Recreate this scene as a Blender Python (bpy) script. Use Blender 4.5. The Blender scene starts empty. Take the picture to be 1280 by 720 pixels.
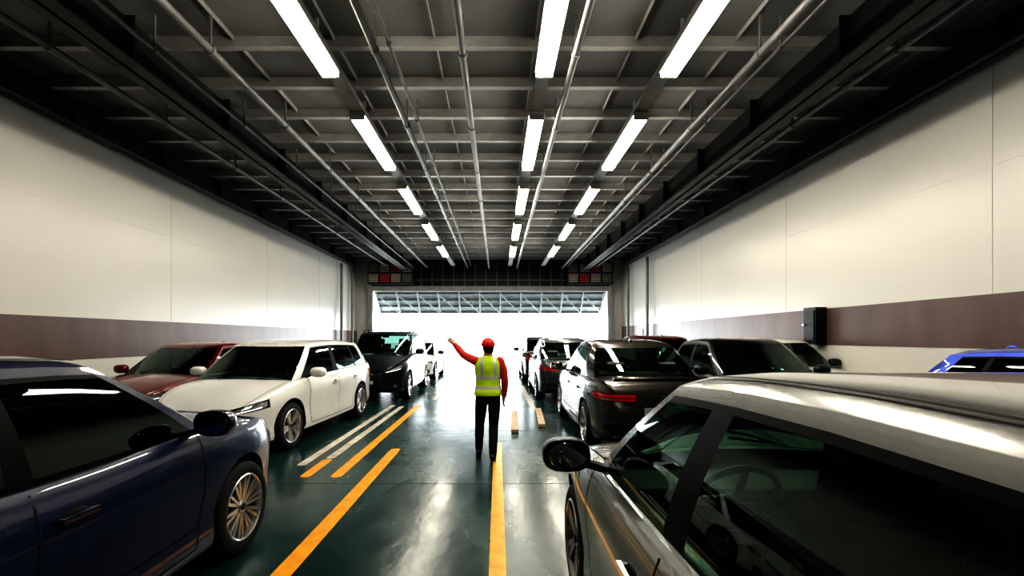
import bpy, bmesh, math, random
from mathutils import Vector, Matrix
from mathutils.bvhtree import BVHTree
random.seed(4)
sc = bpy.context.scene
COL = sc.collection

# ------------------------------------------------------------------ materials
def mat(name, col, rough=0.5, metal=0.0, coat=0.0, emit=None, es=0.0, spec=0.5, noise=0.0, nscale=3.0, col2=None, rough2=None, bump=0.0, bscale=40, stretch=None, lo=.35, hi=.68, detail=6):
    m = bpy.data.materials.new(name); m.use_nodes = True
    nt = m.node_tree; b = nt.nodes['Principled BSDF']
    b.inputs['Base Color'].default_value = (*col, 1)
    b.inputs['Roughness'].default_value = rough
    b.inputs['Metallic'].default_value = metal
    b.inputs['Coat Weight'].default_value = coat
    b.inputs['Coat Roughness'].default_value = 0.03
    b.inputs['Specular IOR Level'].default_value = spec
    if emit:
        b.inputs['Emission Color'].default_value = (*emit, 1)
        b.inputs['Emission Strength'].default_value = es
    if noise > 0 or col2 or rough2 is not None or bump:
        tc = nt.nodes.new('ShaderNodeTexCoord')
        src = tc.outputs['Object']
        if stretch:
            mp = nt.nodes.new('ShaderNodeMapping'); mp.inputs['Scale'].default_value = stretch
            nt.links.new(src, mp.inputs['Vector']); src = mp.outputs['Vector']
        n = nt.nodes.new('ShaderNodeTexNoise'); n.inputs['Scale'].default_value = nscale
        n.inputs['Detail'].default_value = detail; n.inputs['Roughness'].default_value = 0.6
        nt.links.new(src, n.inputs['Vector'])
        ramp = nt.nodes.new('ShaderNodeValToRGB')
        ramp.color_ramp.elements[0].position = lo; ramp.color_ramp.elements[1].position = hi
        c2 = col2 if col2 else tuple(c*(1-noise) for c in col)
        ramp.color_ramp.elements[0].color = (*c2, 1); ramp.color_ramp.elements[1].color = (*col, 1)
        nt.links.new(n.outputs['Fac'], ramp.inputs['Fac'])
        nt.links.new(ramp.outputs['Color'], b.inputs['Base Color'])
        if rough2 is not None:
            mr = nt.nodes.new('ShaderNodeMapRange')
            mr.inputs['From Min'].default_value = lo; mr.inputs['From Max'].default_value = hi
            mr.inputs['To Min'].default_value = rough; mr.inputs['To Max'].default_value = rough2
            nt.links.new(n.outputs['Fac'], mr.inputs['Value']); nt.links.new(mr.outputs['Result'], b.inputs['Roughness'])
        if bump:
            n2 = nt.nodes.new('ShaderNodeTexNoise'); n2.inputs['Scale'].default_value = bscale; n2.inputs['Detail'].default_value = 4
            nt.links.new(src, n2.inputs['Vector'])
            bp = nt.nodes.new('ShaderNodeBump'); bp.inputs['Strength'].default_value = bump; bp.inputs['Distance'].default_value = 0.02
            nt.links.new(n2.outputs['Fac'], bp.inputs['Height']); nt.links.new(bp.outputs['Normal'], b.inputs['Normal'])
    return m

def glass_mat(name, tint):
    m = bpy.data.materials.new(name); m.use_nodes = True
    nt = m.node_tree; nt.nodes.clear()
    out = nt.nodes.new('ShaderNodeOutputMaterial')
    tr = nt.nodes.new('ShaderNodeBsdfTransparent'); tr.inputs[0].default_value = (*tint, 1)
    gl = nt.nodes.new('ShaderNodeBsdfGlossy'); gl.inputs['Roughness'].default_value = 0.02
    gl.inputs[0].default_value = (0.80, 0.97, 0.92, 1)
    fr = nt.nodes.new('ShaderNodeFresnel'); fr.inputs[0].default_value = 1.48
    mx = nt.nodes.new('ShaderNodeMixShader')
    nt.links.new(fr.outputs[0], mx.inputs[0]); nt.links.new(tr.outputs[0], mx.inputs[1]); nt.links.new(gl.outputs[0], mx.inputs[2])
    nt.links.new(mx.outputs[0], out.inputs[0])
    return m

M = {}
M['wall'] = mat('wall_white_paint', (0.74, 0.725, 0.69), 0.30, noise=0.12, nscale=0.22, lo=.1, hi=.9, detail=1.5)
M['wains'] = mat('wainscot_mauve_paint', (0.20, 0.14, 0.125), 0.38, nscale=1.0, col2=(0.12, 0.087, 0.08), noise=0.1, lo=.2, hi=.8, stretch=(1,1.6,.5))
M['ceil'] = mat('ceiling_plate', (0.30, 0.305, 0.315), 0.55, noise=0.35, nscale=1.1, lo=.2, hi=.8)
M['beam'] = mat('beam_steel', (0.50, 0.50, 0.49), 0.45, noise=0.3, nscale=1.5)
M['dark'] = mat('dark_steel', (0.03, 0.032, 0.034), 0.45, noise=0.4, nscale=2)
M['pipe'] = mat('pipe_grey', (0.26, 0.26, 0.26), 0.4, metal=0.2, noise=0.3)
M['floor'] = mat('deck_green_wet', (0.017, 0.060, 0.058), 0.16, nscale=0.8, col2=(0.009, 0.032, 0.033), rough2=0.36, bump=0.11, bscale=9, noise=0.1, stretch=(1.0,0.55,1.0), spec=.6)
M['yellow'] = mat('line_yellow', (0.90, 0.42, 0.012), 0.36, nscale=7, col2=(0.66, 0.28, 0.01), noise=0.1, bump=0.1)
M['white_l'] = mat('line_white', (0.66, 0.60, 0.52), 0.4, nscale=4, col2=(0.36, 0.32, 0.28), noise=0.1)
M['wood'] = mat('timber_tan', (0.50, 0.36, 0.24), 0.6, noise=0.3, nscale=6)
M['lens'] = mat('lamp_lens', (1, 1, 1), 0.4, emit=(1.0, 0.93, 0.79), es=58)
M['lampbody'] = mat('lamp_housing', (0.5, 0.5, 0.48), 0.4)
M['black'] = mat('black_plastic', (0.012, 0.012, 0.013), 0.35, noise=0.2)
M['pillar'] = mat('pillar_black', (0.005, 0.005, 0.006), 0.5, noise=0.2, spec=.15)
M['rubber'] = mat('tyre_rubber', (0.016, 0.016, 0.017), 0.7, bump=0.2, bscale=60, noise=0.2)
M['rim'] = mat('alloy_rim', (0.62, 0.62, 0.63), 0.25, metal=0.9, noise=0.1)
M['chrome'] = mat('chrome_trim', (0.75, 0.75, 0.76), 0.12, metal=1.0, noise=0.05)
M['glass'] = glass_mat('car_glass', (0.46, 0.64, 0.54))
M['glassd'] = glass_mat('car_glass_dark', (0.10, 0.13, 0.13))
M['int'] = mat('car_interior', (0.04, 0.042, 0.042), 0.7, noise=0.2)
M['seat'] = mat('car_seat_cloth', (0.11, 0.11, 0.11), 0.85, noise=0.3, nscale=12)
M['head'] = mat('headlight_lens', (0.55, 0.6, 0.65), 0.08, metal=0.7, noise=0.5, nscale=25)
M['drl'] = mat('headlight_drl', (1, 1, 1), 0.2, emit=(1, 1, 1), es=1.2)
M['tail'] = mat('taillight_red', (0.35, 0.004, 0.004), 0.12, coat=1, emit=(1, 0.02, 0.01), es=0.10)
M['plate'] = mat('number_plate', (0.40, 0.41, 0.43), 0.4, noise=0.1)
M['seam'] = mat('panel_gap', (0.004, 0.004, 0.004), 0.8)
M['mirror'] = mat('mirror_glass', (0.7, 0.72, 0.75), 0.03, metal=1)
def paint(n, c, metal=0.35, rough=0.3):
    return mat('paint_'+n, c, rough, metal=metal, coat=1.0, noise=0.06, nscale=2)
P = dict(navy=paint('navy', (0.0008, 0.008, 0.048), 0.0, .35), silver=paint('silver', (0.44, 0.44, 0.435), 0.75, 0.24),
         white=paint('white', (0.80, 0.80, 0.79), 0.0), red=paint('red', (0.14, 0.003, 0.007), 0.2),
         bronze=paint('bronze', (0.095, 0.088, 0.080), 0.7, .25), black=paint('black', (0.005, 0.005, 0.006), 0.2),
         slate=paint('slate', (0.008, 0.015, 0.022), 0.4), pale=paint('grey', (0.08, 0.09, 0.10), 0.5),
         blue=paint('blue', (0.003, 0.04, 0.42), 0.3), maroon=paint('maroon', (0.10, 0.008, 0.01), 0.3))

# ------------------------------------------------------------------ mesh builder
class MB:
    def __init__(s): s.v=[]; s.f=[]; s.m=[]; s.mats=[]
    def mi(s, m):
        if m not in s.mats: s.mats.append(m)
        return s.mats.index(m)
    def add(s, vs, fs, m, mx=None):
        o=len(s.v); k=s.mi(m)
        for p in vs:
            p=Vector(p); s.v.append(tuple(mx@p if mx else p))
        for f in fs: s.f.append([i+o for i in f]); s.m.append(k)
    def box(s, c, d, m, mx=None):
        x,y,z=c; a,b,h=d[0]/2,d[1]/2,d[2]/2
        vs=[(x+i*a,y+j*b,z+k*h) for k in(-1,1) for j in(-1,1) for i in(-1,1)]
        s.add(vs,[(0,2,3,1),(4,5,7,6),(0,1,5,4),(2,6,7,3),(0,4,6,2),(1,3,7,5)],m,mx)
    def bar(s, p0, p1, w, h, m):
        p0=Vector(p0); p1=Vector(p1); d=(p1-p0); L=d.length
        q=d.to_track_quat('Y','Z').to_matrix().to_4x4(); q.translation=(p0+p1)/2
        s.box((0,0,0),(w,L,h),m,q)
    def cyl(s, p0, p1, r0, m, r1=None, n=12):
        if r1 is None: r1=r0
        p0=Vector(p0); p1=Vector(p1); q=(p1-p0).to_track_quat('Z','Y')
        vs=[];
        for p,r in((p0,r0),(p1,r1)):
            for i in range(n):
                a=2*math.pi*i/n; vs.append(p+q@Vector((r*math.cos(a),r*math.sin(a),0)))
        fs=[(i,(i+1)%n,n+(i+1)%n,n+i) for i in range(n)]+[tuple(range(n-1,-1,-1)),tuple(range(n,2*n))]
        s.add(vs,fs,m)
    def ball(s, c, r, m, nu=16, nv=10, fn=None, mx=None):
        vs=[(0,0,-1)]
        for j in range(1,nv):
            t=-math.pi/2+math.pi*j/nv
            for i in range(nu):
                a=2*math.pi*i/nu; vs.append((math.cos(t)*math.cos(a),math.cos(t)*math.sin(a),math.sin(t)))
        vs.append((0,0,1))
        if fn: vs=[fn(p) for p in vs]
        vs=[(c[0]+p[0]*r[0],c[1]+p[1]*r[1],c[2]+p[2]*r[2]) for p in vs]
        fs=[(0,1+(i+1)%nu,1+i) for i in range(nu)]
        for j in range(nv-2):
            o=1+j*nu
            fs+=[(o+i,o+(i+1)%nu,o+nu+(i+1)%nu,o+nu+i) for i in range(nu)]
        o=1+(nv-2)*nu; e=len(vs)-1
        fs+=[(o+i,o+(i+1)%nu,e) for i in range(nu)]
        s.add(vs,fs,m,mx)
    def caps(s, p0, p1, r0, r1, m, n=16):
        p0=Vector(p0); p1=Vector(p1); q=(p1-p0).to_track_quat('Z','Y'); L=(p1-p0).length
        rings=[]
        for k in range(4):
            t=-math.pi/2+math.pi/2*(k+0.35)/4; rings.append((r0*math.sin(t),r0*math.cos(t)))
        for k in range(5): rings.append((L*k/4, r0+(r1-r0)*k/4))
        for k in range(4):
            t=math.pi/2*(k+0.65)/4; rings.append((L+r1*math.sin(t),r1*math.cos(t)))
        vs=[]
        for h,r in rings:
            for i in range(n):
                a=2*math.pi*i/n; vs.append(p0+q@Vector((r*math.cos(a),r*math.sin(a),h)))
        fs=[]
        for k in range(len(rings)-1):
            fs+=[(k*n+i,k*n+(i+1)%n,(k+1)*n+(i+1)%n,(k+1)*n+i) for i in range(n)]
        fs+=[tuple(range(n-1,-1,-1)),tuple(range((len(rings)-1)*n,len(rings)*n))]
        s.add(vs,fs,m)
    def loft(s, rings, m, cap=True):
        n=len(rings[0]); vs=[p for r in rings for p in r]; fs=[]
        for k in range(len(rings)-1):
            fs+=[(k*n+i,k*n+(i+1)%n,(k+1)*n+(i+1)%n,(k+1)*n+i) for i in range(n)]
        if cap: fs+=[tuple(range(n-1,-1,-1)),tuple(range((len(rings)-1)*n,len(rings)*n))]
        s.add(vs,fs,m)
    def mesh(s, name, smooth=False, ang=35, recalc=True):
        me=bpy.data.meshes.new(name); me.from_pydata(s.v,[],s.f)
        for m in s.mats: me.materials.append(m)
        for p,k in zip(me.polygons,s.m): p.material_index=k
        finish(me, smooth, ang, recalc); return me
    def obj(s, name, parent=None, smooth=False, ang=35, bevel=0, recalc=True):
        me=s.mesh(name,smooth,ang,recalc); o=bpy.data.objects.new(name,me); COL.objects.link(o)
        if parent: o.parent=parent
        if bevel:
            b=o.modifiers.new('bevel','BEVEL'); b.width=bevel; b.segments=3; b.limit_method='ANGLE'
        return o
def finish(me, smooth, ang=35, recalc=True):
    bm=bmesh.new(); bm.from_mesh(me)
    if recalc: bmesh.ops.recalc_face_normals(bm, faces=bm.faces)
    if smooth:
        for f in bm.faces: f.smooth=True
        for e in bm.edges:
            if len(e.link_faces)==2:
                e.smooth = e.calc_face_angle(0) < math.radians(ang)
    bm.to_mesh(me); bm.free()
def empty(name):
    e=bpy.data.objects.new(name,None); e.empty_display_size=0.3; COL.objects.link(e); return e

def hermite(keys, x):
    keys=sorted(keys)
    if x<=keys[0][0]: return keys[0][1]
    if x>=keys[-1][0]: return keys[-1][1]
    n=len(keys)
    d=[(keys[i+1][1]-keys[i][1])/(keys[i+1][0]-keys[i][0]) for i in range(n-1)]
    def tan(i):
        if i==0: return d[0]
        if i==n-1: return d[-1]
        if d[i-1]*d[i]<=0: return 0
        return 2*d[i-1]*d[i]/(d[i-1]+d[i])
    for i in range(n-1):
        if keys[i][0]<=x<=keys[i+1][0]:
            h=keys[i+1][0]-keys[i][0]; t=(x-keys[i][0])/h
            a,b=tan(i),tan(i+1)
            return ((2*t**3-3*t**2+1)*keys[i][1]+(t**3-2*t**2+t)*h*a+(-2*t**3+3*t**2)*keys[i+1][1]+(t**3-t**2)*h*b)

# ------------------------------------------------------------------ wheels
def wheel_mesh(style):
    b=MB(); n=48
    prof=[(0.02,0.225),(0.10,0.228),(0.113,0.245),(0.118,0.285),(0.108,0.318),(0.085,0.332),(0.0,0.335),(-0.085,0.332),(-0.108,0.318),(-0.118,0.285),(-0.113,0.24),(-0.1,0.225)]
    rings=[]
    for x,r in prof: rings.append([(x,r*math.cos(2*math.pi*i/n),r*math.sin(2*math.pi*i/n)) for i in range(n)])
    b.loft(rings,M['rubber'],cap=False)
    rp=[(0.112,0.243),(0.118,0.236),(0.112,0.226),(0.06,0.214),(0.0,0.205),(-0.1,0.2)]
    b.loft([[(x,r*math.cos(2*math.pi*i/n),r*math.sin(2*math.pi*i/n)) for i in range(n)] for x,r in rp],M['rim'],cap=False)
    b.cyl((-0.02,0,0),(0.0,0,0),0.17,M['pipe'],n=32)
    b.cyl((-0.10,0,0),(-0.085,0,0),0.225,M['black'],n=32)
    b.cyl((0.0,0,0),(0.095,0,0),0.055,M['rim'],0.042,n=20)
    b.cyl((0.09,0,0),(0.1,0,0),0.028,M['black'],n=16)
    k={'multi':10,'five':5}[style]
    for i in range(k):
        a0=2*math.pi*i/k
        for da in ((-0.12,0.12) if style=='multi' else (-0.16,0.16)):
            wi,wo=(0.010,0.011) if style=='multi' else (0.016,0.022)
            a=a0+da
            d0=Vector((0,math.cos(a0+da*0.6),math.sin(a0+da*0.6))); d1=Vector((0,math.cos(a),math.sin(a)))
            t=Vector((0,-math.sin(a0),math.cos(a0)))
            p0=d0*0.04; p1=d1*0.232
            vs=[]
            for p,w,xo in((p0,wi,0.088),(p1,wo,0.108)):
                for sx,sw in((0,-1),(0,1),(-0.03,1),(-0.03,-1)):
                    vs.append(p+t*w*sw*(1 if sx==0 else 1.3)+Vector((xo+sx,0,0)))
            b.add(vs,[(0,1,2,3),(4,7,6,5),(0,4,5,1),(1,5,6,2),(2,6,7,3),(3,7,4,0)],M['rim'])
    return b.mesh('wheel_'+style,True,40)
WH={s:wheel_mesh(s) for s in('multi','five')}

# ------------------------------------------------------------------ cars
SEC=[(0,0),(.5,0),(.88,0),(.955,.03),(.985,.12),(.982,.22),(.978,.32),(.984,.45),(.994,.58),(1.0,.70),(.999,.76),(.988,.84),(.972,.91),(.955,.96),(.93,1.0)]
HOOD=[.895,.86,.75,.6,.4,.2]
def build_car(name, kind, pcol, loc, face=1, L=4.6, W=1.85, H=1.5, wheel='five', glass='glass', yaw=0, mirror_col=None, handle='paint', cab=0.0, lift=0.0):
    pm=P[pcol]; hw=W/2; k=H/1.5; l=L/4.6
    root=empty(name)
    hatch = kind in('hatch','suv')
    S=lambda lst: [(a*l,b) for a,b in lst]
    fw=[(-2.3,.62),(-2.27,.74),(-2.18,.84),(-1.95,.915),(-1.3,.985),(0,1.0),(1.0,.99),(1.5,.97),(1.8,.92),(2.02,.83),(2.16,.71),(2.25,.57),(2.3,.40)]
    if kind=='hatch':
        zs=[(-2.3,.78),(-2.27,.92),(-2.2,.99),(-2.0,1.02),(-1.2,1.0),(0,.965),(.9,.94),(1.3,.905),(1.6,.855),(1.85,.79),(2.05,.71),(2.2,.635),(2.27,.59),(2.3,.55)]
    elif kind=='suv':
        zs=[(-2.3,.78),(-2.27,.92),(-2.2,.99),(-2.0,1.02),(-1.2,1.0),(0,.965),(.9,.955),(1.3,.935),(1.75,.885),(2.05,.81),(2.2,.74),(2.27,.67),(2.3,.60)]
    else:
        zs=[(-2.3,.72),(-2.27,.86),(-2.21,.945),(-2.05,.985),(-1.3,.98),(0,.955),(.9,.935),(1.3,.895),(1.75,.825),(2.05,.745),(2.2,.68),(2.27,.62),(2.3,.56)]
    zs=[(a,b+lift*min(1,max(0,(a-.3)/1.5))) for a,b in zs]
    zb=[(-2.3,.36),(-2.2,.26),(-1.8,.2),(1.8,.18),(2.15,.2),(2.3,.28)]
    cr=[(-2.3,0),(-2.1,.03),(-1,.05),(.9,.06),(1.5,.075),(2.05,.05),(2.3,.0)]
    fw=S(fw); zs=[(a*l,b*k) for a,b in zs]; zb=[(a*l,b*(k if kind!='suv' else k*1.1)) for a,b in zb]; cr=S(cr)
    wf=lambda y: hw*hermite(fw,y)
    ztop=lambda x,y: hermite(zs,y)+hermite(cr,y)*max(0,1-(abs(x)/(wf(y)*.93))**2)
    hl=L/2
    ys=[]
    N=64
    for i in range(N+1):
        t=i/N; u=-math.cos(math.pi*t); ys.append(hl*(0.45*u+0.55*(u*(1.5-0.5*u*u))))
    rings=[]
    for y in ys:
        w=wf(y); b0=hermite(zb,y); s0=hermite(zs,y)
        half=[(fx*w, b0+fz*(s0-b0)) for fx,fz in SEC]+[(fx*w, ztop(fx*w,y)) for fx in HOOD]+[(0,ztop(0,y))]
        ring=[(x,y,z) for x,z in half]+[(-x,y,z) for x,z in half[-2:0:-1]]
        rings.append(ring)
    mb=MB(); mb.loft(rings,pm); mb.mi(M['black'])
    me=mb.mesh('body_raw')
    tmp=bpy.data.objects.new('tmp',me); COL.objects.link(tmp)
    wr=.335*(1.08 if kind=='suv' else 1.0)*min(k,1.06)
    ax=[1.38*l,-1.36*l]
    cut=MB()
    for ay in ax:
        for s in(-1,1):
            cut.cyl((s*(hw-.30),ay,wr+.01),(s*(hw+.3),ay,wr+.01),wr+.055,M['black'],n=48)
    cme=cut.mesh('cut'); co=bpy.data.objects.new('cut',cme); COL.objects.link(co)
    bo=tmp.modifiers.new('b','BOOLEAN'); bo.object=co; bo.operation='DIFFERENCE'; bo.solver='EXACT'
    dg=bpy.context.evaluated_depsgraph_get(); dg.update()
    ev=tmp.evaluated_get(dg); nm=bpy.data.meshes.new_from_object(ev,depsgraph=dg)
    bpy.data.objects.remove(tmp); bpy.data.objects.remove(co)
    nm.materials.clear(); nm.materials.append(pm); nm.materials.append(M['black'])
    bm=bmesh.new(); bm.from_mesh(nm)
    for f in bm.faces:
        c=f.calc_center_median(); f.material_index=0
        for ay in ax:
            d=math.hypot(c.y-ay,c.z-wr-.01)
            if d<wr+.06 and abs(c.x)>hw-.32 :
                rad=Vector((0,c.y-ay,c.z-wr-.01)).normalized()
                if abs(f.normal.dot(rad))>.8 and d>wr+.04 or abs(c.x)<hw-.28: f.material_index=1
        if c.z < hermite(zb,c.y)+.05: f.material_index=1
    bvh=BVHTree.FromBMesh(bm)
    if kind=='suv': yc,yh,yrt,yrb=1.05*l,.38*l,-1.85*l,-2.15*l
    elif hatch: yc,yh,yrt,yrb=(1.12+cab)*l,(.28+cab*.8)*l,-1.72*l,-2.13*l
    else: yc,yh,yrt,yrb=(1.12+cab)*l,(.22+cab)*l,-1.02*l,-1.72*l
    dele=[f for f in bm.faces if f.normal.z>.5 and abs(f.calc_center_median().x)<.86*wf(f.calc_center_median().y) and yrb+.1<f.calc_center_median().y<yc-.22*l and f.calc_center_median().z>.7]
    bmesh.ops.delete(bm,geom=dele,context='FACES')
    for f in bm.faces: f.smooth=True
    for e in bm.edges:
        if len(e.link_faces)==2: e.smooth=e.calc_face_angle(0)<math.radians(38)
    bm.to_mesh(nm); bm.free()
    bo=bpy.data.objects.new('body',nm); COL.objects.link(bo); bo.parent=root
    # ---------------- greenhouse
    wb=.915; wt=.72 if kind!='suv' else .78
    G=M[glass]; T=M['pillar']
    cols=[]
    fr=[0,.18,.36,.54,.72,.88,.96]
    ab=yc-.30*l; at=yh-.10*l
    for f in fr:
        cols.append((f*hw*wb*.97, yc-.24*l*f**2.2, f*hw*wt*.97, yh-.07*l*f**2.2, 'ws' if f<.96 else 'A'))
    if hatch:
        side=[(ab,at,'A'),(ab-.10*l,at-.06,'W'),(ab-.45*l,at-.25*l,'W'),(-.12*l,-.18*l,'B'),(-.29*l,-.31*l,'W'),(-.7*l,-.68*l,'W'),(-1.13*l,-1.05*l,'B'),(-1.2*l,-1.11*l,'W'),(-1.68*l,-1.42*l,'C'),(-1.85*l,-1.62*l,'C')]
    else:
        side=[(ab,at,'A'),(ab-.10*l,at-.06,'W'),(ab-.45*l,at-.25*l,'W'),(-.16*l,-.20*l,'B'),(-.27*l,-.29*l,'W'),(-.65*l,-.55*l,'W'),(-1.08*l,-.84*l,'C'),(-1.3*l,-.94*l,'C')]
    for by,ty,kk in side:
        cols.append((wb*wf(by), by, hw*wt, ty, kk))
    for f in reversed(fr):
        cols.append((f*hw*wb*(.93 if hatch else .95), yrb+.12*l*f**2.4, f*hw*wt*.96, yrt+.06*l*f**2.4, 'rw' if f>0 else 'end'))
    full=[(c,1) for c in cols]+[(c,-1) for c in cols[-2:0:-1]]
    rows=[0,.05,.28,.5,.7,.87,.915,.965,1.0]
    ymid=(yh+yrt)/2; hl2=(yh-yrt)/2
    roof=lambda y: H-(.055 if hatch else .05)*((y-ymid-.1*l)/hl2)**2
    drop=.06
    nC=len(full); vs=[]; 
    for ti,t in enumerate(rows):
        for c,s in full:
            bx,by,tx,ty,_=c
            bz=ztop(bx,by)-.02; tz=roof(ty)-drop
            x=bx+(tx-bx)*t; y=by+(ty-by)*t; z=bz+(tz-bz)*t
            bu=1+.03*math.sin(math.pi*t)
            x*=bu; y=ymid+(y-ymid)*(1+.012*math.sin(math.pi*t))
            vs.append((s*x,y,z))
    rr=[.975,.93,.85,.7,.5,.25]
    for r in rr:
        for c,s in full:
            tx,ty=c[2],c[3]
            x=tx*r; y=ymid+(ty-ymid)*r
            vs.append((s*x,y,roof(y)-drop*r**7))
    vs.append((0,ymid,roof(ymid)))
    fs=[];fm=[]
    nr=len(rows)+len(rr)
    mlist=[pm,G,T,M['glassd']]
    for j in range(nr-1):
        for i in range(nC):
            i2=(i+1)%nC
            fs.append((j*nC+i,j*nC+i2,(j+1)*nC+i2,(j+1)*nC+i))
            if i<len(cols)-1: kk=cols[i][4]
            else: kk=cols[nC-i-1][4]
            m=0
            if j<len(rows)-1:
                if kk in('ws','rw'):
                    m=1 if 1<=j<=6 else (2 if j==0 else 0)
                    if kk=='rw' and m==1: m=3 if hatch else 1
                elif kk=='W': m=1 if 1<=j<=4 else (2 if j in(0,5) else 0)
                elif kk=='B': m=2 if j<=5 else 0
                elif kk=='A': m=2 if j==0 else 0
                elif kk=='C': m=2 if j==0 else 0
            fm.append(m)
    o=(nr-1)*nC; e=len(vs)-1
    for i in range(nC): fs.append((o+i,o+(i+1)%nC,e)); fm.append(0)
    gme=bpy.data.meshes.new('cabin'); gme.from_pydata(vs,[],fs)
    for m in mlist: gme.materials.append(m)
    for p,m_ in zip(gme.polygons,fm): p.material_index=m_
    finish(gme,True,28,True)
    g=bpy.data.objects.new('cabin',gme); COL.objects.link(g); g.parent=root
    # ---------------- interior
    it=MB()
    it.box((0,(yc+yrb)/2-.1,.30),(1.5*W/1.85,(yc-yrb)-.3,.04),M['int'])
    for s in(-1,1):
        it.box((s*(hw*.86),(yc+yrb)/2-.15,.62*k),(.03,(yc-yrb)-.7,.62*k),M['int'])
    it.box((0,yc-.42*l,.78*k),(hw*1.66,.34,.26*k),M['int'])
    it.box((-.37,yc-.60*l,.90*k),(.36,.18,.08),M['int'])
    it.box((0,.0,.5),(.2,.9,.2),M['int'])
    for s in(-1,1):
        sx=s*.37; sy=-.02*l+cab*.5
        it.box((sx,sy,.52*k),(.5,.5,.16),M['seat'])
        mx=Matrix.Translation((sx,sy-.28,.84*k))@Matrix.Rotation(math.radians(14),4,'X')
        it.box((0,0,0),(.48,.13,.62*k),M['seat'],mx); it.box((0,0,.41*k),(.27,.10,.18),M['seat'],mx)
        it.box((0,0,.33*k),(.1,.03,.1),M['black'],mx)
    ry=-.98*l
    it.box((0,ry,.54*k),(1.3,.5,.16),M['seat'])
    mx=Matrix.Translation((0,ry-.28,.80*k))@Matrix.Rotation(math.radians(18),4,'X')
    it.box((0,0,0),(1.3,.13,.5*k),M['seat'],mx)
    for sx in(-.4,.4): it.box((sx,0,.33*k),(.26,.09,.15),M['seat'],mx)
    if not hatch: it.box((0,yrb+.28,.93*k),(hw*1.6,.5,.03),M['int'])
    it.obj('interior',root,bevel=.025)
    sw=MB(); n=24
    cx=Vector((-.37,yc-.78*l,.93*k)); q=Matrix.Rotation(math.radians(-62),3,'X')
    rg=[]
    for i in range(n+1):
        a=2*math.pi*i/n; c=Vector((.18*math.cos(a),.18*math.sin(a),0)); 
        rg.append([cx+q@(c+Vector((.016*math.cos(b)*math.cos(a),.016*math.cos(b)*math.sin(a),.016*math.sin(b)))) for b in [2*math.pi*j/8 for j in range(8)]])
    sw.loft(rg,M['black'],cap=False)
    for a in(0,math.pi,-math.pi/2): sw.cyl(cx,cx+q@Vector((.17*math.cos(a),.17*math.sin(a),0)),.02,M['black'],.014)
    sw.cyl(cx,(-.37,yc-.5*l,.82*k),.03,M['black'])
    sw.obj('steering_wheel',root,True)
    # ---------------- projected parts
    det=MB()
    def patch(yc0,t0,t1,zl,zh,m,off=.006,nt=16,nz=5,both=True,rear=False):
        for s in((1,-1) if both else (1,)):
            vs=[];ok=True
            for i in range(nt+1):
                u=i/nt; th=math.radians(t0+(t1-t0)*u)
                d=Vector((s*math.sin(th),(-1 if rear else 1)*math.cos(th),0))
                a=zl(u) if callable(zl) else zl; b_=zh(u) if callable(zh) else zh
                for j in range(nz+1):
                    z=a+(b_-a)*j/nz
                    h=bvh.ray_cast(Vector((0,yc0,z))+d*5,-d)
                    if h[0] is None: ok=False; h=(Vector((0,yc0,z))+d*.3,)
                    vs.append(h[0]+d*off)
            if ok:
                det.add(vs,[(i*(nz+1)+j,(i+1)*(nz+1)+j,(i+1)*(nz+1)+j+1,i*(nz+1)+j+1) for i in range(nt) for j in range(nz)],m)
    def strip(pts,w,m,off=.003,sides=(1,-1),n=10):
        for s in sides:
            P2=[]
            for a,b_ in zip(pts[:-1],pts[1:]):
                for i in range(n): P2.append((a[0]+(b_[0]-a[0])*i/n,a[1]+(b_[1]-a[1])*i/n))
            P2.append(pts[-1]); vs=[]
            for i,(y,z) in enumerate(P2):
                q0=P2[max(0,i-1)]; q1=P2[min(len(P2)-1,i+1)]
                dy,dz=q1[0]-q0[0],q1[1]-q0[1]; Ld=math.hypot(dy,dz) or 1
                for sg in(-1,1):
                    yy=y-dz/Ld*w/2*sg; zz=z+dy/Ld*w/2*sg
                    h=bvh.ray_cast(Vector((s*3,yy,zz)),Vector((-s,0,0)))
                    if h[0] is None or abs(h[0].x)<hw*.75: vs.append(None)
                    else: vs.append(h[0]+Vector((s*off,0,0)))
            fs=[]
            for i in range(len(P2)-1):
                q4=(2*i,2*i+1,2*i+3,2*i+2)
                if all(vs[q_] is not None for q_ in q4): fs.append(q4)
            vs=[v if v is not None else Vector((0,0,.5)) for v in vs]
            det.add(vs,fs,m)
    Z=lambda z: z*k
    fy=1.5*l
    dz=(.045 if kind=='suv' else 0)+lift*.6
    patch(fy,28,66,lambda u:Z(.575+dz+.065*u),lambda u:Z(.63+dz+.13*u-.05*max(0,u-.7)),M['black'],.004)
    patch(fy,31,63,lambda u:Z(.588+dz+.065*u),lambda u:Z(.615+dz+.12*u-.05*max(0,u-.7)),M['head'],.007)
    patch(fy,31,58,lambda u:Z(.585+dz+.062*u),lambda u:Z(.595+dz+.065*u),M['drl'],.010)
    patch(fy,0,26,Z(.47),lambda u:Z(.545+dz-.01*u),M['black'],.004)
    patch(fy,0,30,lambda u:Z(.54+dz+.03*u),lambda u:Z(.553+dz+.03*u),M['chrome'],.008,nz=1)
    patch(fy,0,34,Z(.26),Z(.37),M['black'],.004)
    patch(fy,40,54,Z(.30),lambda u:Z(.38+.06*u),M['black'],.004)
    patch(fy,44,50,Z(.33),Z(.37),M['head'],.008)
    patch(fy,0,12,Z(.40),Z(.47),M['plate'],.012,nz=1)
    ry=-1.5*l
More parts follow.
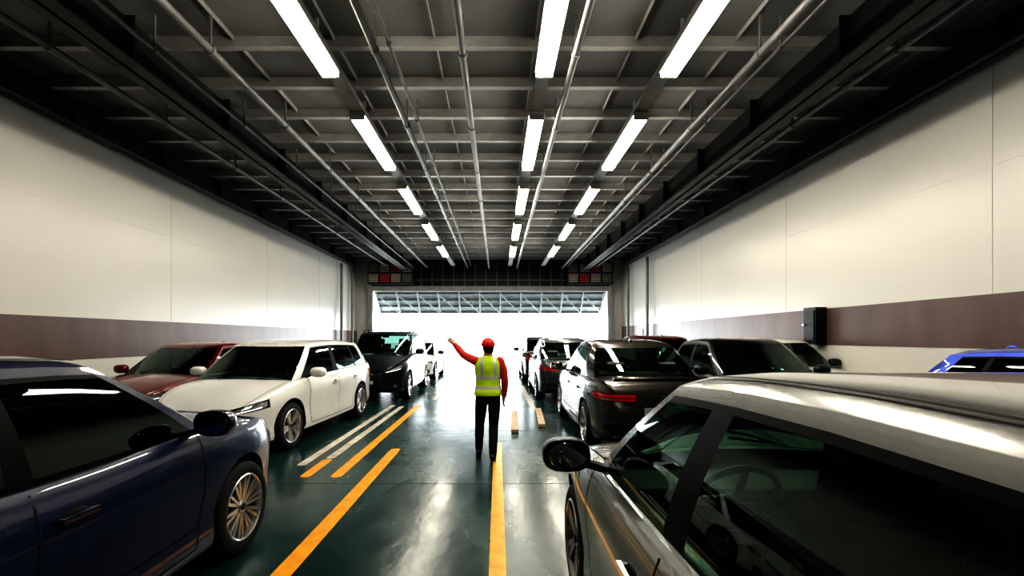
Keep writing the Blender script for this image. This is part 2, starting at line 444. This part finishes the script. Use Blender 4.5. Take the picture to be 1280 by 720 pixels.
    if hatch:
        patch(ry,36,64,lambda u:Z(.72),lambda u:Z(.93-.04*u),M['tail'],.006,rear=True)
        patch(ry,0,30,Z(.86),Z(.885),M['chrome'],.008,rear=True,nz=1)
        patch(ry,0,17,Z(.70),Z(.80),M['plate'],.010,rear=True,nz=1)
    else:
        patch(ry,22,68,lambda u:Z(.735+.02*u),lambda u:Z(.835+.01*u),M['black'],.004,rear=True)
        patch(ry,24,66,lambda u:Z(.745+.02*u),lambda u:Z(.825+.01*u),M['tail'],.008,rear=True)
        patch(ry,24,66,lambda u:Z(.775+.02*u),lambda u:Z(.785+.02*u),M['black'],.011,rear=True,nz=1)
        patch(ry,42,50,lambda u:Z(.755),lambda u:Z(.775),M['head'],.012,rear=True)
        patch(ry,0,22,Z(.79),Z(.815),M['chrome'],.008,rear=True,nz=1)
        patch(ry,0,17,Z(.58),Z(.67),M['plate'],.010,rear=True,nz=1)
        vs=[]
        for i in range(17):
            x=-hw*.72+hw*1.44*i/16
            for yy in(-1.86*l,-1.86*l-.01): vs.append((x,yy,ztop(x,yy)+.003))
        det.add(vs,[(2*i,2*i+1,2*i+3,2*i+2) for i in range(16)],M['seam'])
        vs=[];nn=20
        for i in range(nn+1):
            x=-hw*.66+hw*1.32*i/nn; yy=-2.13*l+.12*(abs(x)/hw)**2*l; zz=ztop(x,yy)
            vs+=[(x,yy+.09,ztop(x,yy+.09)-.002),(x,yy-.02,zz+.035),(x,yy-.035,zz+.02),(x,yy-.01,zz-.015)]
        det.add(vs,[(4*i+j,4*i+(j+1)%4,4*i+4+(j+1)%4,4*i+4+j) for i in range(nn) for j in range(4)]+[(0,1,2,3),(4*nn,4*nn+1,4*nn+2,4*nn+3)],pm)
    patch(ry,0,50,Z(.38),Z(.46),M['black'],.004,rear=True)
    patch(ry,0,60,Z(.545),Z(.553),M['seam'],.003,rear=True,nz=1)
    for s in(-1,1):
        vs=[];nn=18; y0_,y1_=ymid-hl2*.86,ymid+hl2*.84
        for i in range(nn+1):
            y=y0_+(y1_-y0_)*i/nn
            for fx in(.885,.90): vs.append((s*hw*wt*fx,y,roof(y)-drop*fx**7+.007))
        det.add(vs,[(2*i,2*i+1,2*i+3,2*i+2) for i in range(nn)],M['seam'])
    for s in(-1,1):
        vs=[];nn=14
        for i in range(nn+1):
            y=yc-.25*l+(2.12*l-yc+.25*l)*i/nn
            for fx in(.86,.868):
                x=wf(y)*fx; vs.append((s*x,y,ztop(x,y)+.004))
        det.add(vs,[(2*i,2*i+1,2*i+3,2*i+2) for i in range(nn)],M['seam'])
    sill=.27*k
    f0=min(ab-.02,.86*l)
    strip([(f0,ztop(hw,f0)*.985),(f0+.02,.6*k),(f0-.06,sill)],.010,M['seam'])
    strip([(-.22*l,.94*k),(-.22*l,sill)],.010,M['seam'])
    strip([(-1.1*l,.96*k),(-1.04*l,.75*k),(-.92*l,.5*k),(-.86*l,sill)],.010,M['seam'])
    strip([(f0-.06,sill),(-.86*l,sill)],.010,M['seam'])
    strip([(f0,.38*k),(-.86*l,.38*k)],.03,pm,.008)
    for s in(-1,1):
        my=ab-(.12+cab*.55)*l; bz=ztop(hw,my)
        def fn(p):
            x,y,z=p; q=lambda v: math.copysign(abs(v)**.75,v)
            y2=q(y); y2=max(y2,-.35); return (q(x),y2,q(z))
        mc=Vector((s*(hw+.115),my,bz+.085))
        det.ball(mc,(.125,.10,.085),M['black'] if mirror_col is None else P[mirror_col],20,14,fn)
        det.ball(mc+Vector((0,-.034,0)),(.105,.006,.068),M['mirror'],20,10)
        det.bar((s*hw*.90,my+.01,bz+.005),(s*(hw+.05),my+.01,bz+.05),.07,.035,M['black'])
        for hy in(-.05*l,-.98*l):
            h=bvh.ray_cast(Vector((s*3,hy,.80*k)),Vector((-s,0,0)))
            x=abs(h[0].x)
            hm=pm if handle=='paint' else M['chrome']
            det.box((s*(x+.022),hy,.80*k),(.018,.19,.026),hm)
            det.box((s*(x+.008),hy+.08,.80*k),(.03,.02,.02),hm); det.box((s*(x+.008),hy-.08,.80*k),(.03,.02,.02),hm)
            det.ball((s*(x-.004),hy,.80*k),(.010,.075,.034),M['seam'],12,8)
        if kind=='suv':
            pts=[(s*hw*wt*.93,yy,roof(yy)+.03) for yy in (at-.1,at-.5,-.3,-.8,yrt+.15)]
            for a_,b_ in zip(pts[:-1],pts[1:]): det.cyl(a_,b_,.018,M['black'],n=8)
            for p_ in(pts[0],pts[2],pts[-1]): det.cyl(p_,(p_[0],p_[1],p_[2]-.07),.018,M['black'],n=8)
    for sx in(-.35,.30):
        a_=(sx,yc-.06*l,ztop(sx,yc-.06)+.015)
        det.cyl(a_,(sx-.42,yc-.22*l,ztop(0,yc)+.085),.008,M['black'],n=6)
    det.ball((0,yrt+.22*l,roof(yrt+.22*l)+.015),(.02,.07,.04),pm,12,8)
    det.box((0,yh-.02,H-.17),(.2,.04,.06),M['black'])
    det.obj('trim_details',root,True,recalc=False)
    for ay in ax:
        for s in(-1,1):
            w=bpy.data.objects.new('wheel',WH[wheel]); COL.objects.link(w); w.parent=root
            sc_=wr/.335; w.scale=(sc_,sc_,sc_)
            w.location=(s*(hw*.985-.125*sc_),ay,wr); w.rotation_euler=(random.uniform(0,1),0,0 if s>0 else math.pi)
    root.location=(loc[0],loc[1],0); root.rotation_euler=(0,0,(0 if face>0 else math.pi)+math.radians(yaw))
    return root

# foreground
build_car('sedan','sedan','navy',(-2.94,2.20),1,L=4.75,W=1.92,H=1.62,wheel='multi',glass='glassd',mirror_col='navy',cab=.18,lift=.10)
build_car('hatchback_car','hatch','silver',(1.42,1.66),1,L=4.6,W=1.90,H=1.60,wheel='five')
# left lane
build_car('hatchback_car','hatch','white',(-3.92,8.45),-1,L=4.8,W=1.84,H=1.67,wheel='five',mirror_col='white',cab=.34,yaw=-4)
build_car('sedan','sedan','red',(-6.30,9.6),-1,L=4.6,W=1.82,H=1.6,mirror_col='red',yaw=-3,cab=.1)
build_car('suv','suv','slate',(-3.35,14.0),-1,L=4.8,W=1.92,H=1.90)
build_car('hatchback_car','hatch','white',(-3.35,19.6),-1,L=4.4,W=1.8,H=1.6,cab=.3)
build_car('sedan','sedan','black',(-6.2,15.4),-1,L=4.6,W=1.82,H=1.5)
# right lanes
build_car('sedan','sedan','bronze',(2.24,8.5),1,L=4.65,W=1.86,H=1.67,mirror_col='bronze')
build_car('sedan','sedan','pale',(1.92,13.9),1,L=4.5,W=1.8,H=1.70,mirror_col='pale')
build_car('suv','suv','black',(1.85,19.2),1,L=4.6,W=1.85,H=1.75)
build_car('sedan','sedan','black',(4.5,8.5),-1,L=4.6,W=1.82,H=1.70,cab=.1)
build_car('hatchback_car','hatch','maroon',(4.6,14.2),1,L=4.4,W=1.8,H=1.78)
build_car('hatchback_car','hatch','white',(6.5,10.9),-1,L=4.3,W=1.75,H=1.70,cab=.3)
build_car('hatchback_car','hatch','blue',(6.30,4.1),-1,L=4.5,W=1.8,H=1.60,mirror_col='blue',glass='glassd')

# ------------------------------------------------------------------ room shell
XL,XR,YB,YD,HC=-8.6,7.6,-6.0,28.0,6.5
def single(name, c, d, m, bevel=0):
    b=MB(); b.box(c,d,m); return b.obj(name,bevel=bevel)
b=MB(); b.box(((XL+XR)/2,(YB+YD)/2,-.1),(XR-XL+.6,YD-YB+.6,.2),M['floor'])
for y in range(-4,28,3): b.box((-.5,y+.3,0),(16.0,.012,.001),M['seam'])
b.obj('floor')
single('wall_left',(XL-.15,(YB+YD)/2,HC/2),(.3,YD-YB,HC),M['wall'])
single('wall_right',(XR+.15,(YB+YD)/2,HC/2),(.3,YD-YB,HC),M['wall'])
single('wall_back',((XL+XR)/2,YB-.15,HC/2),(XR-XL+.6,.3,HC),M['dark'])
single('ceiling',((XL+XR)/2,(YB+YD)/2,HC+.1),(XR-XL+.6,YD-YB+.6,.2),M['ceil'])
single('trim_left',(XL+.006,(YB+YD)/2,1.68),(.012,YD-YB,.86),M['wains'])
single('trim_right',(XR-.006,(YB+YD)/2,1.95),(.012,YD-YB,.84),M['wains'])
b=MB()
for x,s in((XL,1),(XR,-1)):
    for y in (-3,2,7,12,17,22):
        b.box((x+s*.003,y,HC/2),(.006,.02,HC),M['wall'])
    b.box((x+s*.003,(YB+YD)/2,4.35),(.006,YD-YB,.02),M['wall'])
b.obj('trim_seams')
b=MB()
b.box(((XL-7.7)/2,YD,HC/2),(-XL-7.7,.4,HC),M['wall'])
b.box(((XR+6.8)/2,YD,HC/2),(XR-6.8,.4,HC),M['wall'])
b.box((-.45,YD,5.6),(14.5,.4,1.8),M['dark'])
b.obj('wall_end')
b=MB()
for x in(-7.7,6.8): 
    b.box((x,YD-.35,2.4),(.25,.3,4.8),M['beam'])
b.box((-.45,YD-.5,4.64),(14.6,.5,.30),M['beam'])
for i in range(22): b.box((-7.3+i*.66,YD-.25,5.5),(.05,.10,1.5),M['pipe'])
b.box((-.45,YD-.3,5.2),(14.5,.1,.05),M['pipe'])
b.obj('door_frame')
b=MB()
mx=Matrix.Translation((-.45,YD-.10,4.56))@Matrix.Rotation(math.radians(-48),4,'X')
doorm=mat('ramp_door_paint',(0.72,0.78,0.80),.4,noise=.15)
b.box((0,.85,0),(14.2,1.7,.05),doorm,mx)
for i in range(12): b.box((-7.0+i*1.27,.85,-.12),(.09,1.7,.18),doorm,mx)
for j in range(4): b.box((0,.12+j*.5,-.08),(14.2,.06,.12),M['pipe'],mx)
for i in range(11):
    p=mx@Vector((-7.0+i*1.27,.1,-.2)); q=mx@Vector((-7.0+(i+1)*1.27,1.6,-.2)); b.cyl(p,q,.035,doorm,n=8)
b.obj('door_1')
qm=mat('quay_concrete',(0.7,0.7,0.69),.7,noise=.12,nscale=.4)
single('ground_quay',(0,YD+60.3,-.12),(160,120,.2),qm)

# ceiling structure
YE=YD-1.45
b=MB()
y=YB+.6
while y<YD-.3:
    b.box(((XL+XR)/2,y,HC-.09),(XR-XL,.02,.18),M['beam'])
    b.box(((XL+XR)/2,y,HC-.19),(XR-XL,.11,.02),M['beam'])
    y+=1.15
x=XL+1.2
while x<XR-.5:
    b.box((x,(YB+YD)/2,HC-.04),(.015,YD-YB,.08),M['beam']); x+=1.6
b.obj('ceiling_beams')
HB=HC-.2
def girder(x,z0,w,m=M['dark']):
    b=MB(); h=HB-z0
    b.box((x,(YB+YE)/2,z0+h/2),(.05,YE-YB-.1,h),m)
    b.box((x,(YB+YE)/2,z0+.02),(w,YE-YB-.1,.04),m)
    y=YB+1
    while y<YE:
        b.box((x,y,z0+h/2),(w*.9,.02,h),m); y+=2.3
    b.obj('ceiling_girder')
girder(-5.35,5.6,.38); girder(5.05,5.6,.38); girder(-8.25,5.8,.3); girder(7.25,5.8,.3)
def pipe(x,z,r,m=M['pipe']):
    b=MB(); b.cyl((x,YB+.05,z),(x,YE-.05,z),r,m)
    y=YB+1
    while y<YE:
        b.box((x,y,(z+HB)/2),(.03,.03,HB-z),m); b.cyl((x,y-.03,z),(x,y+.03,z),r+.015,m); y+=2.3
    b.obj('ceiling_pipe',smooth=True)
for x,z,r in((-4.1,5.8,.06),(-4.9,5.8,.035),(-.5,5.75,.055),(-1.75,5.8,.05),(-1.55,5.9,.025),(1.12,5.75,.05),(3.75,5.75,.06),(4.05,5.85,.03),(5.7,5.8,.05),(-6.4,5.85,.05)): pipe(x,z,r)
for x in(-2.58,.72,2.64):
    b=MB(); b.box((x,(YB+YE)/2,5.88),(.22,YE-YB-.2,.03),M['beam'])
    for s in(-1,1): b.box((x+s*.11,(YB+YE)/2,5.91),(.015,YE-YB-.2,.09),M['beam'])
    y=YB+1
    while y<YE: b.box((x,y,6.08),(.04,.04,.36),M['beam']); y+=2.3
    for j in range(3): b.cyl((x-.06+.05*j,YB+.6,5.915),(x-.06+.05*j,YE-.6,5.915),.018,M['black'],n=6)
    b.obj('cable_tray')
for x in(-2.58,.72,2.64):
    for i in range(6):
        if i==0 and x<0: continue
        y0=.6+3.9*i
        b=MB()
        b.box((x,y0+1.25,5.82),(.30,2.6,.07),M['lampbody'])
        for s in(-1,1): b.box((x,y0+1.25+s*1.28,5.75),(.27,.05,.09),M['lampbody'])
        b.box((x,y0+1.25,5.745),(.23,2.5,.08),M['lens'])
        b.obj('fluorescent_light',bevel=.012)
cr_red=mat('panel_red',(0.5,0.06,0.05),.5,noise=.3); cr_tan=mat('panel_tan',(0.5,0.44,0.38),.5,noise=.3); cr_g=mat('panel_green',(0.2,0.26,0.22),.5,noise=.3)
for cx in(-6.3,5.45):
    b=MB(); b.box((cx,YD-1.0,5.5),(2.7,.5,1.3),M['dark'])
    for i in range(4):
        for j in range(2):
            b.box((cx-1.0+i*.66,YD-1.28,5.2+j*.6),(.54,.06,.48),cr_red if (i+j)%2 and i in(1,2) else (cr_g if (i*3+j)%4==1 else cr_tan))
            for q in range(3): b.box((cx-1.0+i*.66,YD-1.32,5.06+j*.6+q*.14),(.5,.02,.02),M['dark'])
    for dx in(-1.2,1.2): b.box((cx+dx,YD-.9,6.22),(.06,.06,.14),M['dark'])
    b.obj('equipment_rack')
b=MB(); b.box((XR-.14,10.7,1.98),(.26,.42,.85),M['black']); b.box((XR-.28,10.7,1.98),(.02,.34,.7),M['dark']); b.cyl((XR-.3,10.85,2.0),(XR-.33,10.85,2.0),.03,M['chrome'])
b.obj('fire_hose_cabinet',bevel=.01)
for x,ys_ in((XR-.2,(22.5,25.8)),(XL+.2,(24.5,26.3))):
    b=MB()
    for y in ys_: b.cyl((x,y,.0),(x,y,5.7),.07,M['pipe'])
    b.obj('wall_pipe',smooth=True)
b=MB()
b.box((XR-.02,24.2,1.1),(.05,1.0,2.1),M['beam']); b.cyl((XR-.06,23.85,1.05),(XR-.1,23.85,1.05),.03,M['chrome'])
b.obj('door_2')

def line(x,y0,y1,w,m,name='lane_line'):
    b=MB(); b.box((x,(y0+y1)/2,.001),(w,y1-y0,.002),m)
    for yy in(y0,y1): b.cyl((x,yy,0),(x,yy,.0019),w/2,m,n=20)
    b.obj(name)
line(.0,-2,7.3,.125,M['yellow'])
line(-1.55,0,6.9,.15,M['yellow'])
line(-1.98,5.6,11.4,.14,M['yellow'])
line(-2.36,5.6,6.3,.13,M['yellow'])
line(-2.36,6.45,11.2,.12,M['white_l']); line(-2.62,6.1,11.4,.12,M['white_l'])
line(-1.75,12.5,18,.12,M['white_l']); line(.85,10.9,16,.12,M['white_l'])
b=MB(); b.bar((.31,8.1,.035),(.37,10.1,.035),.13,.06,M['wood']); b.obj('timber_batten',bevel=.005)
b=MB(); b.bar((.84,8.6,.035),(.94,10.6,.035),.13,.06,M['wood']); b.obj('timber_batten',bevel=.005)

# ------------------------------------------------------------------ deck worker
skin=mat('skin',(0.55,0.30,0.21),.5,noise=.1,nscale=20); shirt=mat('shirt_red',(0.70,0.045,0.025),.8,noise=.25,nscale=14,bump=.4,bscale=16)
trous=mat('trousers_navy',(0.012,0.015,0.028),.85,noise=.3,nscale=10,bump=.5,bscale=14); shoe=mat('boot_black',(0.01,0.01,0.01),.4,noise=.2)
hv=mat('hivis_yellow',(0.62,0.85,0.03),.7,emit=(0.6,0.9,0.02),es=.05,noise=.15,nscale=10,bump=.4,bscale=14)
refl=mat('reflective_tape',(0.75,0.76,0.74),.35,metal=.3,noise=.1); capm=mat('cap_red',(0.75,0.03,0.025),.5,noise=.15)
hairm=mat('hair_brown',(0.04,0.022,0.014),.8,noise=.3,nscale=60)
root=empty('deck_worker')
def ell(z,rx,ry,cy=0,cx=0,n=32): return [(cx+rx*math.cos(2*math.pi*i/n),cy+ry*math.sin(2*math.pi*i/n),z) for i in range(n)]
hd=Matrix.Translation((0,.01,1.555))@Matrix.Rotation(math.radians(24),4,'Z')@Matrix.Rotation(math.radians(4),4,'X')
b=MB()
b.loft([ell(.79,.10,.07),ell(.83,.155,.10,-.01),ell(.90,.170,.118,-.012),ell(.98,.160,.108),ell(1.06,.148,.098,.005),ell(1.16,.158,.104,.005),ell(1.26,.175,.112),ell(1.33,.178,.108),ell(1.38,.165,.09),ell(1.42,.11,.07),ell(1.45,.065,.06),ell(1.49,.056,.058,.005),ell(1.54,.05,.055,.01)],shirt)
def chain(pts,b=b):
    for (p,r),(q,s) in zip(pts[:-1],pts[1:]): b.caps(p,q,r,s,shirt)
chain([((-.088,0,.85),.092),((-.105,.08,.66),.084),((-.122,.15,.46),.067),((-.128,.16,.30),.065),((-.135,.17,.10),.056)])
chain([((.088,0,.85),.092),((.085,-.0,.66),.084),((.078,.005,.46),.067),((.075,-.06,.30),.065),((.07,-.11,.10),.056)])
for fx,fy,yw in((-.135,.17,.12),(.07,-.11,-.10)):
    c,s=math.cos(yw),math.sin(yw)
    def R(x,y,z): return (fx+x*c-y*s,fy+x*s+y*c,z)
    b.caps(R(0,-.045,.046),R(0,.05,.050),.044,.046,shirt); b.caps(R(0,.05,.046),R(0,.145,.036),.046,.036,shirt)
    b.caps(R(0,-.01,.05),R(0,-.01,.13),.046,.048,shirt)
    b.box(R(0,.05,.012),(.075,.24,.024),shirt)
LA=[((-.165,0,1.365),.066),((-.27,.09,1.405),.060),((-.36,.17,1.45),.053),((-.43,.235,1.525),.050),((-.50,.30,1.60),.038)]
RA=[((.165,0,1.365),.066),((.215,-.015,1.24),.060),((.235,-.02,1.10),.052),((.235,.01,.99),.048),((.225,.045,.87),.037)]
chain(LA); chain(RA)
def hand(wr,d,side,spread,curl):
    d=Vector(d).normalized(); side=Vector(side); side=(side-side.dot(d)*d).normalized(); nrm=d.cross(side)
    wr=Vector(wr); 
    b.caps(wr-d*.02,wr+d*.03,.026,.027,shirt)
    for k_ in(-.026,-.009,.009,.026): b.caps(wr+d*.02+side*k_*.7,wr+d*.085+side*k_,.015,.0125,shirt,10)
    for i,(k_,ln) in enumerate(((.029,.070),(.010,.078),(-.010,.072),(-.029,.056))):
        base=wr+d*.085+side*k_; dd=(d+side*k_*spread).normalized(); p=base
        for j,fr_ in enumerate((.45,.31,.24)):
            q=p+dd*ln*fr_; b.caps(p,q,.0095-.0007*j,.009-.0009*j,shirt,10); p=q
            dd=(dd+nrm*curl).normalized()
    p=wr+d*.03+side*.028; dd=(d*.6+side*.8).normalized(); q=p+dd*.042; b.caps(p,q,.013,.0105,shirt,10)
    dd=(d*.9+side*.45).normalized(); b.caps(q,q+dd*.03,.0105,.009,shirt,10)
hand((-.505,.305,1.607),(-.75,.35,.55),(.5,.2,.7),7,.12)
hand((.224,.048,.865),(-.05,.18,-1),(-.2,1,.1),3,.38)
b.ball((0,0,.03),(.077,.095,.100),shirt,24,16,mx=hd)
b.ball((0,.022,-.045),(.058,.070,.068),shirt,20,12,mx=hd)
b.ball((0,.06,-.088),(.028,.025,.022),shirt,12,8,mx=hd)
b.ball((0,.100,-.018),(.013,.020,.016),shirt,12,8,mx=hd); b.ball((0,.094,.006),(.009,.013,.024),shirt,10,8,mx=hd)
b.ball((0,.086,-.055),(.024,.010,.009),shirt,10,8,mx=hd)
for s in(-1,1): b.ball((s*.078,-.005,-.005),(.010,.019,.032),shirt,12,8,mx=hd)
me=b.mesh('body')
bo=bpy.data.objects.new('body_tmp',me); COL.objects.link(bo)
rm=bo.modifiers.new('r','REMESH'); rm.mode='VOXEL'; rm.voxel_size=.0062; rm.use_smooth_shade=True
sm=bo.modifiers.new('s','SMOOTH'); sm.iterations=3; sm.factor=.5
dg=bpy.context.evaluated_depsgraph_get(); dg.update()
nm=bpy.data.meshes.new_from_object(bo.evaluated_get(dg),depsgraph=dg); bpy.data.objects.remove(bo)
nm.materials.clear()
for m in(shirt,trous,skin,shoe): nm.materials.append(m)
LW=Vector((-.50,.30,1.60)); Ld=Vector((-.55,.35,.75)).normalized()
for p in nm.polygons:
    c=p.center; k=0
    if c.z<.105: k=3
    elif c.z<.93: k=1
    if c.x>.175 and .60<c.z<.93 and c.y>-.045: k=2 if c.z<.875 else 0
    if c.z>1.445 and abs(c.x)<.13: k=2
    if c.x<-.35 and (c-LW).dot(Ld)>-.005: k=2
    p.material_index=k; p.use_smooth=True
body=bpy.data.objects.new('body',nm); COL.objects.link(body); body.parent=root
minz=min(v.co.z for v in nm.vertices)
b=MB(); eyew=mat('eye_white',(.8,.8,.8),.2); eyed=mat('eye_dark',(.02,.015,.01),.2); lip=mat('lips',(.45,.15,.13),.5)
for s in(-1,1):
    b.ball((s*.030,.083,.008),(.014,.010,.009),eyew,12,8,mx=hd); b.ball((s*.030,.091,.008),(.006,.004,.006),eyed,10,8,mx=hd)
    b.ball((s*.030,.090,.030),(.019,.007,.004),hairm,10,6,mx=hd)
b.ball((0,.0935,-.055),(.024,.004,.006),lip,12,6,mx=hd)
b.obj('face',root,True)
b=MB()
def hf(p): return (p[0],min(p[1],.25),p[2])
b.ball((0,-.004,.022),(.082,.098,.103),hairm,24,16,hf,mx=hd)
b.ball((0,-.045,-.035),(.066,.050,.055),hairm,20,12,mx=hd)
b.obj('hair',root,True)
b=MB()
def cf(p): return (p[0],p[1],max(p[2],-.18)) 
b.ball((0,0,.040),(.094,.112,.106),capm,28,18,cf,mx=hd)
vs=[];n=16
for i in range(n+1):
    a=math.pi*(.12+.76*i/n)
    ux,uy=math.cos(a),math.sin(a)
    vs+= [(ux*.088,uy*.100,.045),(ux*.088,uy*.165+.0,.030-.01*abs(ux)),(ux*.088,uy*.165,.024-.01*abs(ux)),(ux*.088,uy*.100,.038)]
fs=[]
for i in range(n):
    for j in range(4): fs.append((4*i+j,4*i+(j+1)%4,4*i+4+(j+1)%4,4*i+4+j))
fs+=[(0,1,2,3),(4*n,4*n+1,4*n+2,4*n+3)]
b.add(vs,fs,capm,hd)
b.obj('cap',root,True)
b=MB(); n=72
keys=[(.885,.196,.138,-.005),(.93,.192,.136,-.006),(.98,.184,.130,0),(1.06,.176,.122,.004),(1.16,.180,.124,.005),(1.26,.192,.128,0),(1.33,.192,.122,0),(1.375,.178,.106,0),(1.405,.150,.094,0),(1.43,.118,.086,.0),(1.45,.09,.078,.0)]
K=lambda i: [(q[0],q[i]) for q in keys]
zl=sorted(set([round(.885+.015*i,3) for i in range(38)]))
zl=[z for z in zl if z<=1.45]
rings=[]
for z in zl:
    rx,ry,cy=hermite(K(1),z),hermite(K(2),z),hermite(K(3),z)
    rings.append([(rx*math.cos(2*math.pi*i/n)*(1+.012*math.sin(9*2*math.pi*i/n+z*7)*(1.3-z)*3),cy+ry*math.sin(2*math.pi*i/n)*(1+.012*math.sin(7*2*math.pi*i/n)*(1.3-z)*3),z) for i in range(n)])
for kk in range(len(rings)-1):
    zc=(zl[kk]+zl[kk+1])/2
    for i in range(n):
        x=rings[kk][i][0]
        band = (.975<zc<1.025) or (1.11<zc<1.16)
        vert = .068<abs(x)<.112 and zc>1.16
        i2=(i+1)%n
        b.add([rings[kk][i],rings[kk][i2],rings[kk+1][i2],rings[kk+1][i]],[(0,1,2,3)],refl if (band or vert) else hv)
me=b.mesh('safety_vest')
bm=bmesh.new(); bm.from_mesh(me); bmesh.ops.remove_doubles(bm,verts=bm.verts,dist=.0005); bmesh.ops.recalc_face_normals(bm,faces=bm.faces)
for f in bm.faces: f.smooth=True
bm.to_mesh(me); bm.free()
v=bpy.data.objects.new('safety_vest',me); COL.objects.link(v); v.parent=root
so=v.modifiers.new('s','SOLIDIFY'); so.thickness=.006; so.offset=-1
root.location=(-.135,6.42,-minz+.003)

# ------------------------------------------------------------------ world, camera
w=bpy.data.worlds.new('World'); sc.world=w; w.use_nodes=True
bg=w.node_tree.nodes['Background']; bg.inputs[0].default_value=(0.90,0.96,1,1); bg.inputs[1].default_value=13.0
cam=bpy.data.cameras.new('camera'); co=bpy.data.objects.new('camera',cam); COL.objects.link(co)
co.location=(0,0,1.7); co.rotation_euler=(math.pi/2,0,0)
cam.lens=16; cam.sensor_width=36; cam.shift_x=18/1280; cam.shift_y=62/1280; cam.clip_start=.05; cam.clip_end=500
sc.camera=co
sc.view_settings.view_transform='Standard'
for lk in ('Very High Contrast','High Contrast','None'):
    try:
        sc.view_settings.look=lk; break
    except Exception as ex: print('look fail',lk)
sc.view_settings.exposure=-0.88
